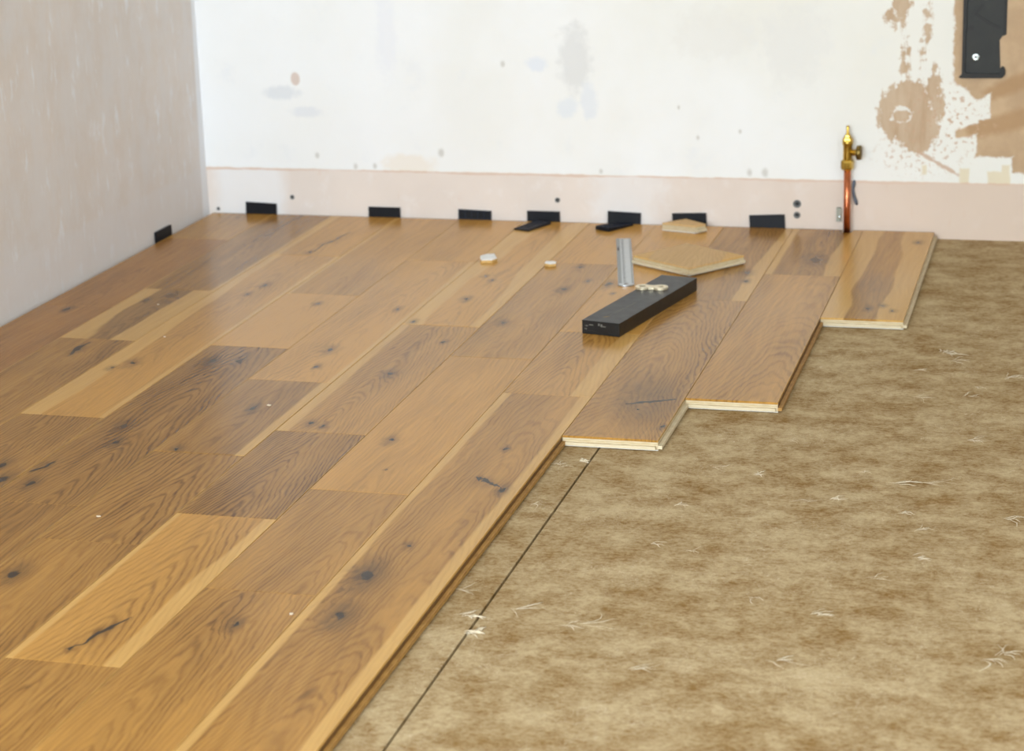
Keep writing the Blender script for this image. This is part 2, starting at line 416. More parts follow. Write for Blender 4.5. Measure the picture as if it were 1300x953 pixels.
# the paint coat stands slightly proud and ends in a ragged lower edge
bm = bmesh.new(); n = 260
up, lo = [], []
r2 = random.Random(3)
for k in range(n+1):
    xx = x0 + (x1-x0)*k/n
    e = 0.1225 + 0.0016*math.sin(xx*7.1) + 0.0012*math.sin(xx*23.0+1) + r2.uniform(-0.0012, 0.0012)
    if -1.93 < xx < -1.80: e += 0.0
    lo.append((xx, e)); up.append((xx, z1))
for k in range(n):
    (a, za), (b, zb) = lo[k], lo[k+1]
    f0 = [bm.verts.new(c) for c in ((a, -0.0018, za), (b, -0.0018, zb), (b, -0.0018, z1), (a, -0.0018, z1))]
    bm.faces.new(f0)
    f1 = [bm.verts.new(c) for c in ((a, 0.0, za), (b, 0.0, zb), (b, -0.0018, zb), (a, -0.0018, za))]
    bm.faces.new(f1)
bmesh.ops.remove_doubles(bm, verts=bm.verts, dist=1e-6)
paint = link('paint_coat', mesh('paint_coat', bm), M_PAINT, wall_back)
paint['label'] = 'white paint coat with brown bare patches at the right'

bm = bmesh.new(); add_box(bm, x0-T, x0, y0, 0.0, z0-0.1, z1)
wall_left = tag(link('wall_left', mesh('wall_left', bm), M_LEFT), 'grey pink streaky plaster wall on the left', kind='structure')

def wall_with_window(name, label, axis, pos, a0, a1, w):
    """Wall with one rectangular opening, 12 cm thick, outside face at pos+-T."""
    bm = bmesh.new(); u0, u1, v0, v1 = w
    for (s0, s1, t0, t1) in ((a0, u0, z0-0.1, z1), (u1, a1, z0-0.1, z1), (u0, u1, z0-0.1, v0), (u0, u1, v1, z1)):
        if axis == 'y': add_box(bm, s0, s1, pos-T, pos, t0, t1)
        else: add_box(bm, pos, pos+T, s0, s1, t0, t1)
    return tag(link(name, mesh(name, bm), M_ROOM), label, kind='structure')
wall_with_window('wall_front', 'plastered wall behind the camera with a window', 'y', y0, x0-T, x1+T, WIN1)
wall_with_window('wall_right', 'plastered right hand wall with an added window', 'x', x1, y0, 0.0, WIN_FILL)
bm = bmesh.new(); add_box(bm, x0-T, x1+T, y0-T, T, z1, z1+0.1)
tag(link('ceiling', mesh('ceiling', bm), M_ROOM), 'off white plaster ceiling', kind='structure')
M_FRAME = simple_mat('white_window_frame', srgb(238, 238, 236), 0.4)
def window(name, label, axis, pos, w):
    u0, u1, v0, v1 = w; e = empty(name); tag(e, label, kind='structure')
    bm = bmesh.new(); f = 0.05
    for (s0, s1, t0, t1) in ((u0, u0+f, v0, v1), (u1-f, u1, v0, v1), (u0+f, u1-f, v0, v0+f), (u0+f, u1-f, v1-f, v1), ((u0+u1)/2-0.025, (u0+u1)/2+0.025, v0+f, v1-f)):
        if axis == 'y': add_box(bm, s0, s1, pos-0.10, pos-0.05, t0, t1)
        else: add_box(bm, pos+0.05, pos+0.10, s0, s1, t0, t1)
    link('window_frame', mesh('window_frame', bm), M_FRAME, e)
window('window_1', 'white framed window in the wall behind the camera', 'y', y0, WIN1)
window('window_fill', 'unseen white framed window added in the right hand wall', 'x', x1, WIN_FILL)

# ------------------------------------------------------------------ setting: fibreboard subfloor
sub = empty('subfloor'); tag(sub, 'pale brown wood fibre boards under the unfinished oak floor', kind='structure')
GAPX = -0.470
for (a, b) in ((x0, GAPX-0.0022), (GAPX+0.0022, x1)):
    bm = bmesh.new(); add_box(bm, a, b, y0, 0.0, -0.032, -0.020)
    bevel_all(bm, 0.0012)
    link('fibre_board', mesh('fibre_board', bm), M_FIBRE, sub)
bm = bmesh.new(); add_box(bm, x0-T, x1+T, y0-T, T, -0.16, -0.034)
M_SCREED = simple_mat('dark_screed', srgb(92, 80, 66), 0.9, nscale=20)
link('screed', mesh('screed', bm), M_SCREED, sub)

# ------------------------------------------------------------------ setting: laid oak floor
W = 0.18; TOP = 0.0; BOT = -0.020
floor = empty('floor'); tag(floor, 'half laid floor of knotty brown oak boards', kind='structure')
YB = -0.011
def pk(cx, cy, *ks):                            # knots from floor coordinates to board coordinates
    return [(kx-cx, ky-cy, s) for kx, ky, s in ks]
# row: list of (far end, near end, spec); knots are floor coordinates
B = {}  # rear boards in the middle rows toned paler: blond oak plus painted-in sheen
def row(r, *boards): B[r] = boards
def d(**k): return k
row(1, (YB, -0.884, d(tone=.42, sapl=.045, sapr=.055, centre=0.0, amp=.2, half=.01, slope=.03, warp=.04, knots=[(-.085,-.79,.007),(-.055,-.76,.006),(-.03,-.80,.006),(-.03,-.13,.008)])))
row(2, (YB, -0.507, d(tone=.48, sapr=.03, sapl=.02, knots=[(-.26,-.35,.02)], amp=.3)),
       (-0.507, -1.517, d(tone=.32, centre=.05, half=.05, slope=.12, freq=105, amp=.42, warp=.07)))
row(3, (YB, -0.767, d(tone=.46, sapl=.0, sapr=.03, amp=.35, knots=[(-.40,-.50,.010),(-.39,-.58,.008)])),
       (-0.767, -1.780, d(tone=.42, centre=-.02, half=.03, slope=.16, freq=115, amp=.62, warp=.10, knots=[(-.43,-1.545,.042),(-.37,-1.70,.006),(-.435,-1.60,.005)], crack=(-.462,-1.568,-.38,-1.525,.0042))))
row(4, (YB, -1.077, d(tone=.10, amp=.25, knots=[(-.705,-.655,.013),(-.675,-.74,.004)], centre=-.05, freq=100)),
       (-1.077, -1.539, d(tone=.26, sapl=.0, sapr=.035, centre=-.005, half=.01, slope=.14, freq=95, amp=.55)),
       (-1.539, -3.35, d(tone=.38, sapl=.014, sapr=.02, centre=.03, half=.04, slope=.07, freq=130, amp=.36, warp=.09,
          crack=(-.624,-2.026,-.572,-2.084,.0045), knots=[(-.568,-2.088,.009),(-.67,-2.50,.019),(-.645,-2.37,.006),(-.66,-2.66,.016),(-.62,-1.87,.006)])))
row(5, (YB, -0.463, d(tone=.08, centre=.12, half=.03, slope=.05, amp=.45, freq=90)),
       (-0.463, -1.303, d(tone=.34, amp=.35, knots=[(-.80,-.72,.010),(-.81,-.50,.006),(-.86,-1.03,.009),(-.76,-.63,.006)])),
       (-1.303, -2.139, d(tone=.18, amp=.22, warp=.04, knots=[(-.845,-1.86,.009),(-.80,-2.02,.003)])),
       (-2.139, -2.594, d(tone=.42, centre=.06, half=.02, slope=.12, amp=.42)),
       (-2.594, -3.35, d(tone=.40, sapl=.0, centre=-.02, half=.02, slope=.08, amp=.45, knots=[(-.80,-2.72,.009)])))
row(6, (YB, -1.073, d(tone=.10, sapl=.045, sapr=.04, amp=.4, warp=.10, freq=90, knots=[(-1.015,-.62,.006),(-.99,-.66,.006),(-1.0,-.84,.009),(-1.06,-1.05,.007)])),
       (-1.073, -1.840, d(tone=.32, sapl=.02, centre=-.01, half=.01, slope=.13, amp=.48, knots=[(-.985,-1.45,.011),(-1.03,-1.79,.008),(-1.0,-1.80,.006),(-.945,-1.20,.006)])),
       (-1.840, -2.294, d(tone=.52, centre=.0, half=.01, slope=.14, amp=.6, warp=.08)),
       (-2.294, -2.892, d(tone=.24, sapr=.03, sapl=.01, centre=.0, half=.01, slope=.16, amp=.50, freq=80, knots=[(-.985,-2.785,.006),(-1.0,-2.845,.005)], crack=(-1.003,-2.844,-.962,-2.729,.0042))),
       (-2.892, -3.35, d(tone=.42, amp=.45)))
row(7, (YB, -0.483, d(tone=.16, amp=.28, centre=.1)),
       (-0.483, -1.531, d(tone=.12, amp=.40, sapr=.012, centre=.02, half=.02, slope=.08, knots=[(-1.17,-1.30,.011),(-1.13,-.95,.007),(-1.15,-1.42,.006)])),
       (-1.531, -1.993, d(tone=.46, sapr=.015, amp=.28, knots=[(-1.175,-1.72,.009),(-1.22,-1.98,.008)])),
       (-1.993, -2.446, d(tone=.44, centre=.03, half=.01, slope=.14, amp=.50, freq=90)),
       (-2.446, -3.35, d(tone=.46, sapl=.0, amp=.42, knots=[(-1.22,-2.60,.014)])))
row(8, (YB, -0.847, d(tone=.26, amp=.25, sapl=.008)),
       (-0.847, -1.301, d(tone=.04, amp=.25, knots=[(-1.33,-.93,.006)])),
       (-1.301, -2.292, d(tone=.56, centre=.02, half=.01, slope=.13, amp=.5, freq=90, warp=.12, crack=(-1.437,-2.143,-1.413,-2.08,.005), knots=[(-1.39,-1.42,.012),(-1.33,-1.41,.008),(-1.38,-1.87,.012),(-1.35,-1.96,.010),(-1.40,-2.20,.010)])),
       (-2.292, -3.2, d(tone=.55, amp=.35)))
row(9, (YB, -0.471, d(tone=.24, sapl=.015, amp=.35, crack=(-1.53,-.445,-1.515,-.206,.0035), knots=[(-1.535,-.44,.008)])),
       (-0.471, -1.824, d(tone=.20, sapl=.03, sapr=.012, amp=.32, warp=.07, knots=[(-1.55,-1.46,.010),(-1.53,-.87,.006),(-1.58,-1.50,.006),(-1.52,-.78,.008)])),
       (-1.824, -2.6, d(tone=.50, amp=.5, centre=-.02, half=.01, slope=.1, knots=[(-1.50,-2.12,.012),(-1.46,-2.19,.014)])))
row(10, (YB, -0.852, d(tone=.52, sapr=.01, amp=.30, warp=.05)),
        (-0.852, -1.294, d(tone=.46, sapl=.05, sapr=.045, amp=.42, warp=.09, light=srgb(172,128,66), dark=srgb(98,66,28), knots=[(-1.71,-.90,.008),(-1.75,-.96,.007)])),
        (-1.294, -2.3, d(tone=.48, amp=.38, crack=(-1.72,-1.43,-1.715,-1.325,.0055), knots=[(-1.715,-1.38,.010)])))
row(11, (YB, -0.33, d(tone=.30, amp=.25)),
        (-0.33, -1.027, d(tone=.46, amp=.35, light=srgb(192,136,66), dark=srgb(110,68,22))),
        (-1.027, -1.9, d(tone=.46, amp=.35, light=srgb(192,136,66), dark=srgb(110,68,22), knots=[(-1.90,-1.06,.010)])))
ENDS = {1: -0.884, 2: -1.517, 3: -1.780, 4: -3.35}
G = 0.0005
def prism_part(name, outline, za, zb, mat, parent, bev=0.0):
    bm = bmesh.new(); add_prism(bm, outline, za, zb)
    if bev:
        es = [e for e in bm.edges if all(abs(v.co.z-zb) < 1e-6 for v in e.verts)]
        bmesh.ops.bevel(bm, geom=es, offset=bev, segments=1, affect='EDGES')
    return link(name, mesh(name, bm), mat, parent)
PIPE = (-0.2200, -0.034)
seed = 1.0
for r in sorted(B):
    xa, xb = -r*W+G, -(r-1)*W-G
    if r == 11: xa = -1.980
    cx = -(r-0.5)*W
    for (yf, yn, sp) in B[r]:
        sp = dict(sp); seed += 3.17
        cy = (yf+yn)/2; hy = (yf-yn)/2 - G; a, b = xa-cx, xb-cx
        sp['knots'] = pk(cx, cy, *sp.get('knots', ()))
        if 'crack' in sp: c_ = sp['crack']; sp['crack'] = (c_[0]-cx, c_[1]-cy, c_[2]-cx, c_[3]-cy, c_[4])
        out = [(a, -hy), (b, -hy), (b, hy), (a, hy)]
        if r == 2 and yf == YB:                 # slot cut for the copper pipe
            px, py = PIPE[0]-cx, PIPE[1]-cy
            arc = [(px+0.014*math.cos(th), py-0.014*math.sin(th)) for th in [math.pi*k/10 for k in range(11)]]
            out = [(a, -hy), (b, -hy), (b, hy), (px+0.014, hy)] + arc + [(px-0.014, hy), (a, hy)]
        dz = rnd.uniform(-0.00025, 0.00025)
        pl = prism_part('plank', out, BOT+0.0162, TOP+dz, oak_mat(seed, **sp), floor, 0.0006)
        pl.location = (cx, cy, 0)
        prism_part('plywood_core', out, BOT+0.0022, BOT+0.0160, M_PLY, pl)
        prism_part('backing_veneer', out, BOT+0.0001, BOT+0.0020, M_BACKING, pl)
        # tongues where the long side or the end is still open
        ylim = ENDS.get(r-1, None) if r > 1 else YB
        if r <= 4 and yn < (ylim if ylim is not None else 9) - 0.01:
            top = min(yf, ylim)
            bm = bmesh.new(); add_box(bm, b, b+0.0075, yn-cy+G, top-cy-G, BOT+0.0032, BOT+0.0095)
            bevel_all(bm, 0.0008)
            link('tongue', mesh('tongue', bm), M_PALETONGUE if r in (1, 3) else M_TONGUE, pl)
            if r in (2, 4):
                bm = bmesh.new(); add_box(bm, b, b+0.0006, yn-cy+G, top-cy-G, BOT+0.0096, BOT+0.0160)
                link('groove_edge', mesh('groove_edge', bm), M_GROOVE, pl)
        if r in (1, 2, 3) and abs(yn-ENDS[r]) < 1e-4:
            bm = bmesh.new(); add_box(bm, a+0.002, b-0.004, -hy-0.0065, -hy, BOT+0.0034, BOT+0.0092)
            bevel_all(bm, 0.0008)
            link('end_tongue', mesh('end_tongue', bm), M_PALETONGUE, pl)

# ------------------------------------------------------------------ loose fibres torn from the boards
M_WISP = simple_mat('pale_torn_fibre', srgb(216, 202, 174), 0.9, var=0.06, nscale=200)
def wisp(x, y, L, ang, wd, seed_):
    """A torn tuft: several thin flat strands leaving one another at small angles."""
    rr = random.Random(seed_); bm = bmesh.new()
    for k in range(3+int(wd*900)):
        l = L*rr.uniform(.35, 1.0); th = rr.gauss(0, .28); px, py = -l/2+rr.gauss(0, L*.12), rr.gauss(0, wd*.9)
        pts, rad = [], []
        w_ = wd*rr.uniform(.16, .5)
        for j in range(6):
            f = j/5
            pts.append((px, py, 0.0004+0.0022*math.sin(math.pi*f)*rr.uniform(.2, 1)))
            rad.append(max(.00025, w_*math.sin(math.pi*(.08+.84*f))*rr.uniform(.6, 1.2)))
            th += rr.gauss(0, .35); px += l/5*math.cos(th); py += l/5*math.sin(th)
        add_tube(bm, pts, rad, 5, 0.3)
    return link('torn_fibre', mesh('torn_fibre', bm, True), M_WISP, sub, (x, y, -0.0200), ang)
def floor_at(px, py, z=-0.02):
    dv = FW*F_PX + R_*(px-650) - U_*(py-431.5)
    tt = (z-CAM.z)/dv.z
    return CAM + dv*tt
fib = [(1208,450,.05,-1.2,.005),(1222,458,.05,.3,.0025),(1200,446,.03,1.0,.004),(1180,505,.07,0,.0025),(1150,614,.07,.05,.0042),(1190,613,.09,.1,.0022),
       (1065,633,.035,.3,.0045),(1025,638,.05,-.1,.0018),(965,602,.03,.1,.004),(868,641,.035,.4,.003),(918,594,.04,-.1,.002),(1240,559,.05,.1,.0025),
       (1172,672,.04,.6,.0025),(1150,652,.03,.0,.003),(1172,708,.025,.2,.005),(1285,830,.06,.6,.003),(1270,838,.05,.1,.0025),(1245,560,.04,.2,.002),
       (760,797,.07,-.3,.0022),(735,795,.05,.1,.0025),(683,640,.04,.4,.0022),(672,774,.07,.0,.003),(604,803,.03,.2,.008),(600,782,.04,.2,.005),(594,750,.05,-.3,.0022),
       (742,585,.02,.2,.007),(722,592,.04,.6,.0018),(708,590,.03,-.4,.0022),(716,588,.03,1.2,.0015),(835,690,.03,.2,.003),(1040,780,.03,.3,.003),(1000,838,.05,.2,.003),
       (930,440,.0,0,0),(1238,503,.04,.3,.003),(1290,480,.05,.5,.0035),(1245,492,.03,-.3,.002),(1010,560,.03,.2,.0022),(1290,660,.05,.1,.003),(880,700,.04,.1,.002),
       (1120,735,.05,.1,.0022),(960,760,.04,-.2,.0022),(1050,780,.03,.1,.004),(820,850,.05,.2,.0025),(1170,470,.03,.2,.003),(1100,600,.03,.5,.0016)]
for k, (px, py, L, an, wd) in enumerate(fib):
    if L <= 0: continue
    q = floor_at(px, py); wisp(q.x, q.y, L, an*.7, wd, 40+k)

# ------------------------------------------------------------------ black plastic wedge spacers
M_BLACK = simple_mat('black_plastic', srgb(11, 15, 22), 0.5, var=0.25, nscale=90, spec=0.3)
M_RIB = simple_mat('blue_black_plastic', srgb(22, 32, 48), 0.5, var=0.2, nscale=90, spec=0.3)
def wedge(L, H, t0_, t1_, label, ribs=True):
    """Spacer lying flat: length along x, width along y, thickness rising from t0_ to t1_."""
    e = empty('wedge_spacer')
    bm = bmesh.new()
    v = [bm.verts.new(c) for c in ((-L/2, -H/2, 0), (L/2, -H/2, 0), (L/2, H/2, 0), (-L/2, H/2, 0), (-L/2, -H/2, t0_*.8), (L/2, -H/2, t1_*.8), (L/2, H/2, t1_*.8), (-L/2, H/2, t0_*.8))]
    for f in ((0,3,2,1),(4,5,6,7),(0,1,5,4),(1,2,6,5),(2,3,7,6),(3,0,4,7)): bm.faces.new([v[i] for i in f])
    bevel_all(bm, 0.0007)
    link('wedge_body', mesh('wedge_body', bm), M_BLACK, e)
    if ribs:                                    # raised lattice on the sloping face
        def rib(xa, xb, ya, yb):
            bm = bmesh.new(); add_box(bm, xa, xb, ya, yb, 0, 1)
            for vv in bm.verts:
                s = t0_+(t1_-t0_)*(vv.co.x+L/2)/L
                vv.co.z = s*0.8-0.0003 if vv.co.z < .5 else s
            link('rib', mesh('rib', bm), M_RIB, e)
        for yy in (-H/2+0.0010, -0.001, H/2-0.0030): rib(-L/2+0.001, L/2-0.001, yy, yy+0.002)
        for k in range(6):
            xx = -L/2+0.001+(L-0.004)*k/5
            for (ya, yb) in ((-H/2+0.003, -0.001), (0.001, H/2-0.003)): rib(xx, xx+0.002, ya, yb)
    tag(e, label, 'spacer', 'black wedge spacers round the new floor')
    return e
SP_H = 0.047
def stand(e, xc, ztop, tilt=0.0):
    """Stand the spacer on its long edge in the gap between board end and back wall, ribs to the room."""
    e.rotation_euler = (math.radians(90), -tilt, 0)
    e.location = (xc, -0.0022, ztop-SP_H/2)
for xl, xr, zl, zr, lab, rb in (
    (-1.884, -1.793, .0315, .0285, 'black wedge spacer at the back wall nearest the left corner', False),
    (-1.5237, -1.4328, .0265, .0265, 'second black wedge spacer from the corner along the back wall', False),
    (-1.2675, -1.1754, .0262, .0235, 'ribbed black wedge spacer, third from the corner along the back wall', True),
    (-1.075, -0.9845, .0268, .0266, 'black wedge spacer upright at the back wall behind the flat ribbed spacer', False),
    (-0.8541, -0.7644, .0318, .0285, 'black wedge spacer upright at the back wall behind the steel ruler', False),
    (-0.6792, -0.5886, .0300, .0335, 'black wedge spacer upright at the back wall behind the small wood offcut', False),
    (-0.4751, -0.3824, .0300, .0350, 'rightmost black wedge spacer at the back wall, nearest the pipe', False)):
    e = wedge(xr-xl, SP_H, 0.0045, 0.0080, lab, rb)
    stand(e, (xl+xr)/2, (zl+zr)/2, math.atan2(zr-zl, xr-xl))
e = wedge(0.095, SP_H, 0.0045, 0.0080, 'black wedge spacer standing against the left wall', False)
e.rotation_euler = (math.radians(90), 0, math.radians(90)); e.location = (x0+0.0022, -0.322, 0.023-SP_H/2)
e = wedge(0.100, SP_H, 0.004, 0.008, 'flat ribbed black spacer on the oak boards, left of the two', True)
e.rotation_euler = (0, 0, math.radians(68)); e.location = (-1.040, -0.083, 0.0006)
e = wedge(0.095, SP_H, 0.011, 0.004, 'flat black spacer with its thick end forward, behind the steel ruler', True)
e.rotation_euler = (0, 0, math.radians(60)); e.location = (-0.823, -0.062, 0.0006)

# ------------------------------------------------------------------ tapping block with its plate
M_BLOCK = simple_mat('worn_black_plastic', srgb(13, 14, 14), 0.42, var=0.3, nscale=45, bmp=0.15)
BL, BW, BH = 0.430, 0.088, 0.0295
ang = math.atan2(0.42, 0.0905)
blk = empty('tapping_block', ((-0.665-0.49)/2, (-1.085-0.679)/2-0.006, 0.0006), ang-math.pi/2)
tag(blk, 'long black plastic tapping block lying on the oak boards', 'tapping block')
bm = bmesh.new(); add_box(bm, -BW/2, BW/2, -BL/2, BL/2, 0, BH)
bevel_all(bm, 0.003, 2); link('block_body', mesh('block_body', bm), M_BLOCK, blk)
# raised moulded scuffs: faint moulded lettering strip on the top and bars on the near end
M_SCUFF = simple_mat('grey_scuff', srgb(112, 110, 102), 0.7)
bm = bmesh.new(); add_tube(bm, [(-.004, -.165, BH-.0002), (-.002, -.12, BH), (.001, -.09, BH), (.003, -.055, BH), (.004, -.03, BH-.0002)], [.0006, .0014, .001, .0014, .0006], 6, .3)
link('scuff_mark', mesh('scuff_mark', bm), M_SCUFF, blk)['label'] = 'pale scratch along the block top'
M_GOLDSPOT = simple_mat('tan_chip', srgb(150, 120, 70), 0.7)
bm = bmesh.new(); add_tube(bm, [(-.012, -.178, BH-.0002), (-.006, -.172, BH), (0, -.166, BH-.0002)], [.001, .0022, .001], 6, .3)
link('paint_chip', mesh('paint_chip', bm), M_GOLDSPOT, blk)
for (u0, u1, w0, w1) in ((-.036, -.030, .017, .019), (-.027, -.018, .0195, .0215), (-.038, -.033, .010, .012), (-.006, -.002, .020, .025), (.000, .004, .018, .024), (.005, .012, .018, .020), (.018, .030, .004, .006), (-.038, -.012, .006, .0075)):
    bm = bmesh.new(); add_box(bm, u0, u1, -BL/2-.0005, -BL/2+.001, w0, w1)
    link('end_ridge', mesh('end_ridge', bm), M_SCUFF if w0 > .009 else M_BLOCK, blk)

M_PLATE = simple_mat('pale_brass', srgb(226, 212, 180), 0.32, metal=0.55, var=0.1, nscale=120)
def dogbone():
    """Flat plate, two round eyes joined by a narrower waist."""
    bm = bmesh.new(); N = 64; out, ins = [], []
    h, R1, hw = 0.020, 0.0175, 0.0110
    outer = []
    def pt(th):
        c, s = math.cos(th), math.sin(th); best = 0
        for k in range(1, 260):
            rr = 0.00016*k; X, Y = rr*c, rr*s
            inside = (abs(X) <= h and abs(Y) <= hw) or ((abs(X)-h)**2+Y*Y <= R1*R1)
            if inside: best = rr
        return best*c, best*s
    outer = [pt(2*math.pi*k/N) for k in range(N)]
    holes = [[(sx*h*1.05+0.0078*math.cos(2*math.pi*k/20), 0.0070*math.sin(2*math.pi*k/20)) for k in range(20)] for sx in (-1, 1)]
    T2 = 0.005
    for zz in (0.0, T2):
        es = []
        for loop in [outer]+holes:
            v = [bm.verts.new((a, b, zz)) for a, b in loop]
            es += [bm.edges.new((v[i], v[(i+1) % len(v)])) for i in range(len(v))]
        bmesh.ops.triangle_fill(bm, edges=es, use_beauty=True)
    bm.verts.ensure_lookup_table()
    per = N+40; off = 0
    for loop in [outer]+holes:
        n_ = len(loop)
        for i in range(n_):
            j = (i+1) % n_
            bm.faces.new((bm.verts[off+i], bm.verts[off+j], bm.verts[per+off+j], bm.verts[per+off+i]))
        off += n_
    return mesh('eyelet_plate', bm)
pz = BH+0.0012
pp = link('eyelet_plate', dogbone(), M_PLATE, None, (-0.572, -0.800, pz), math.radians(2))
tag(pp, 'small pale metal plate with two eyes lying on the black tapping block', 'metal plate')

# ------------------------------------------------------------------ steel ruler
M_STEEL = simple_mat('brushed_aluminium', srgb(196, 200, 202), 0.38, metal=0.75, var=0.05, nscale=200)
M_STEELD = simple_mat('grey_ruler_edge', srgb(150, 154, 154), 0.45, metal=0.6, var=0.06, nscale=200)
M_INK = simple_mat('dark_ink', srgb(52, 54, 56), 0.6)
ra, rb_ = Vector((-0.6586, -0.675)), Vector((-0.769, -0.198))
dr = (rb_-ra); RL, RW = dr.length, 0.037
ru = empty('steel_ruler', ((ra.x+rb_.x)/2, (ra.y+rb_.y)/2, 0.0006), math.atan2(dr.y, dr.x)-math.pi/2)
tag(ru, 'silver metal ruler lying on the boards behind the black tapping block', 'ruler')
bm = bmesh.new(); N = 14
ho = [(-RW/2, RL/2), (-RW/2, -RL/2+0.012)] + [(-RW/2*math.cos(math.pi*k/N), -RL/2+0.012-0.012*math.sin(math.pi*k/N)) for k in range(1, N)] + [(RW/2, -RL/2+0.012), (RW/2, RL/2)]
hole = [(0.0062*math.cos(2*math.pi*k/16), -RL/2+0.016+0.0075*math.sin(2*math.pi*k/16)) for k in range(16)]
RT = 0.0030
for zz in (0.0, RT):
    es = []
    for loop in (ho, hole):
        v = [bm.verts.new((a, b, zz)) for a, b in loop]
        es += [bm.edges.new((v[i], v[(i+1) % len(v)])) for i in range(len(v))]
    bmesh.ops.triangle_fill(bm, edges=es, use_beauty=True)
bm.verts.ensure_lookup_table(); per = len(ho)+16; off = 0
for loop in (ho, hole):
    n_ = len(loop)
    for i in range(n_):
        j = (i+1) % n_; bm.faces.new((bm.verts[off+i], bm.verts[off+j], bm.verts[per+off+j], bm.verts[per+off+i]))
    off += n_
link('ruler_blade', mesh('ruler_blade', bm), M_STEEL, ru)
bm = bmesh.new(); add_box(bm, -RW/2+.0008, -RW/2+.0085, -RL/2+.02, RL/2-.002, RT, RT+.0006)
link('edge_strip', mesh('edge_strip', bm), M_STEELD, ru)
bm = bmesh.new(); add_box(bm, RW/2-.005, RW/2-.0012, -RL/2+.02, RL/2-.002, RT, RT+.0004)
link('edge_strip', mesh('edge_strip', bm), M_STEELD, ru)
bm = bmesh.new(); add_box(bm, -RW/2+.001, -RW/2+.006, RL/2-.135, RL/2-.10, RT+.0006, RT+.0009)
link('dark_mark', mesh('dark_mark', bm), M_INK, ru)
bm = bmesh.new()                                # graduation marks, too fine to tell apart one by one
for k in range(92):
    yy = -RL/2+.03+k*.005; w_ = .006 if k % 2 == 0 else .004
    if k % 10 == 0: w_ = .009
    add_box(bm, -.006, -.006+w_, yy, yy+.0009, RT, RT+.0002)
gm = link('graduation_marks', mesh('graduation_marks', bm), M_INK, ru); gm['kind'] = 'stuff'

# ------------------------------------------------------------------ oak offcuts
def offcut(name, label, outline, sides, seed_, tone, z=0.0006, h=0.0200, **kw):
    cx = sum(p[0] for p in outline)/len(outline); cy = sum(p[1] for p in outline)/len(outline)
    e = empty(name, (cx, cy, z)); tag(e, label, 'wood offcut')
    o = [(a-cx, b-cy) for a, b in outline]
    prism_part('oak_face', o, h*.78, h, oak_mat(seed_, tone=tone, rough=.5, light=srgb(208, 172, 118), dark=srgb(164, 122, 70), **kw), e, 0.0006)
    prism_part('plywood_core', o, h*.12, h*.775, M_PLY, e)
    prism_part('backing_veneer', o, 0.0, h*.118, M_BACKING, e)
    for (i, j) in sides:
        a, b = Vector(o[i]), Vector(o[j]); dd = (b-a).normalized(); nn = Vector((dd.y, -dd.x))
        q = [a+dd*.002, b-dd*.002, b-dd*.002+nn*.0075, a+dd*.002+nn*.0075]
        prism_part('tongue', [(v.x, v.y) for v in q], h*.16, h*.48, M_PALETONGUE, e)
    return e
offcut('board_offcut', 'square oak board offcut lying askew behind the tapping block',
       [(-.690, -.448), (-.532, -.556), (-.424, -.412), (-.585, -.300)], ((0, 1), (1, 2)), 71.0, .25, centre=.02, half=.01, slope=.12, amp=.4)
offcut('board_offcut', 'small pale wood offcut in front of the sixth wall spacer',
       [(-.692, -.078), (-.600, -.104), (-.578, -.076), (-.640, -.022)], ((1, 2),), 83.0, .15, amp=.3)

# ------------------------------------------------------------------ chips of wood
M_CHIPTOP = simple_mat('white_chip_face', srgb(236, 236, 234), 0.7, var=0.05)
M_CHIPSIDE = simple_mat('yellow_chip_edge', srgb(204, 164, 96), 0.7, var=0.2, nscale=200)
def chip(outline, h, label):
    cx = sum(p[0] for p in outline)/len(outline); cy = sum(p[1] for p in outline)/len(outline)
    e = empty('wood_chip', (cx, cy, 0.0006)); tag(e, label, 'wood chip')
    o = [(a-cx, b-cy) for a, b in outline]
    prism_part('chip_body', o, 0.0, h*.8, M_CHIPSIDE, e)
    prism_part('chip_face', [(a*.97, b*.97) for a, b in o], h*.8, h, M_CHIPTOP, e, 0.0006)
chip([(-1.071, -.478), (-1.062, -.497), (-1.036, -.490), (-1.029, -.470), (-1.048, -.425), (-1.066, -.430), (-1.078, -.45)], .0085, 'larger white topped wood chip on the boards, left of the two')
chip([(-.899, -.505), (-.884, -.512), (-.871, -.504), (-.874, -.487), (-.886, -.482), (-.901, -.488)], .0085, 'smaller white topped wood chip on the boards, right of the two')
M_FLAKE = simple_mat('white_flake', srgb(222, 204, 176), 0.7, var=0.05)
def flake(px, py, r, label):
    q = floor_at(px, py, 0.0); rr = random.Random(px); bm = bmesh.new()
    add_prism(bm, [(r*rr.uniform(.6, 1.2)*math.cos(a), r*rr.uniform(.4, .8)*math.sin(a)) for a in [k*math.pi/3 for k in range(6)]], 0, .0016)
    o = link('plaster_flake', mesh('plaster_flake', bm), M_FLAKE, None, (q.x, q.y, 0.0006))
    tag(o, label, 'plaster flake', 'plaster flakes on the oak boards')
flake(342, 515, .006, 'white plaster flake on the oak boards, largest of the flakes')
flake(125, 656, .004, 'tiny pale flake on the dark boards at lower left')
flake(201, 387, .003, 'tiny pale flake on the board with a dark heart near the left wall')
flake(370, 780, .004, 'tiny pale flake beside the long pale board edge at the front')
flake(209, 428, .003, 'tiny pale flake on the boards below the tiny flake near the left wall')

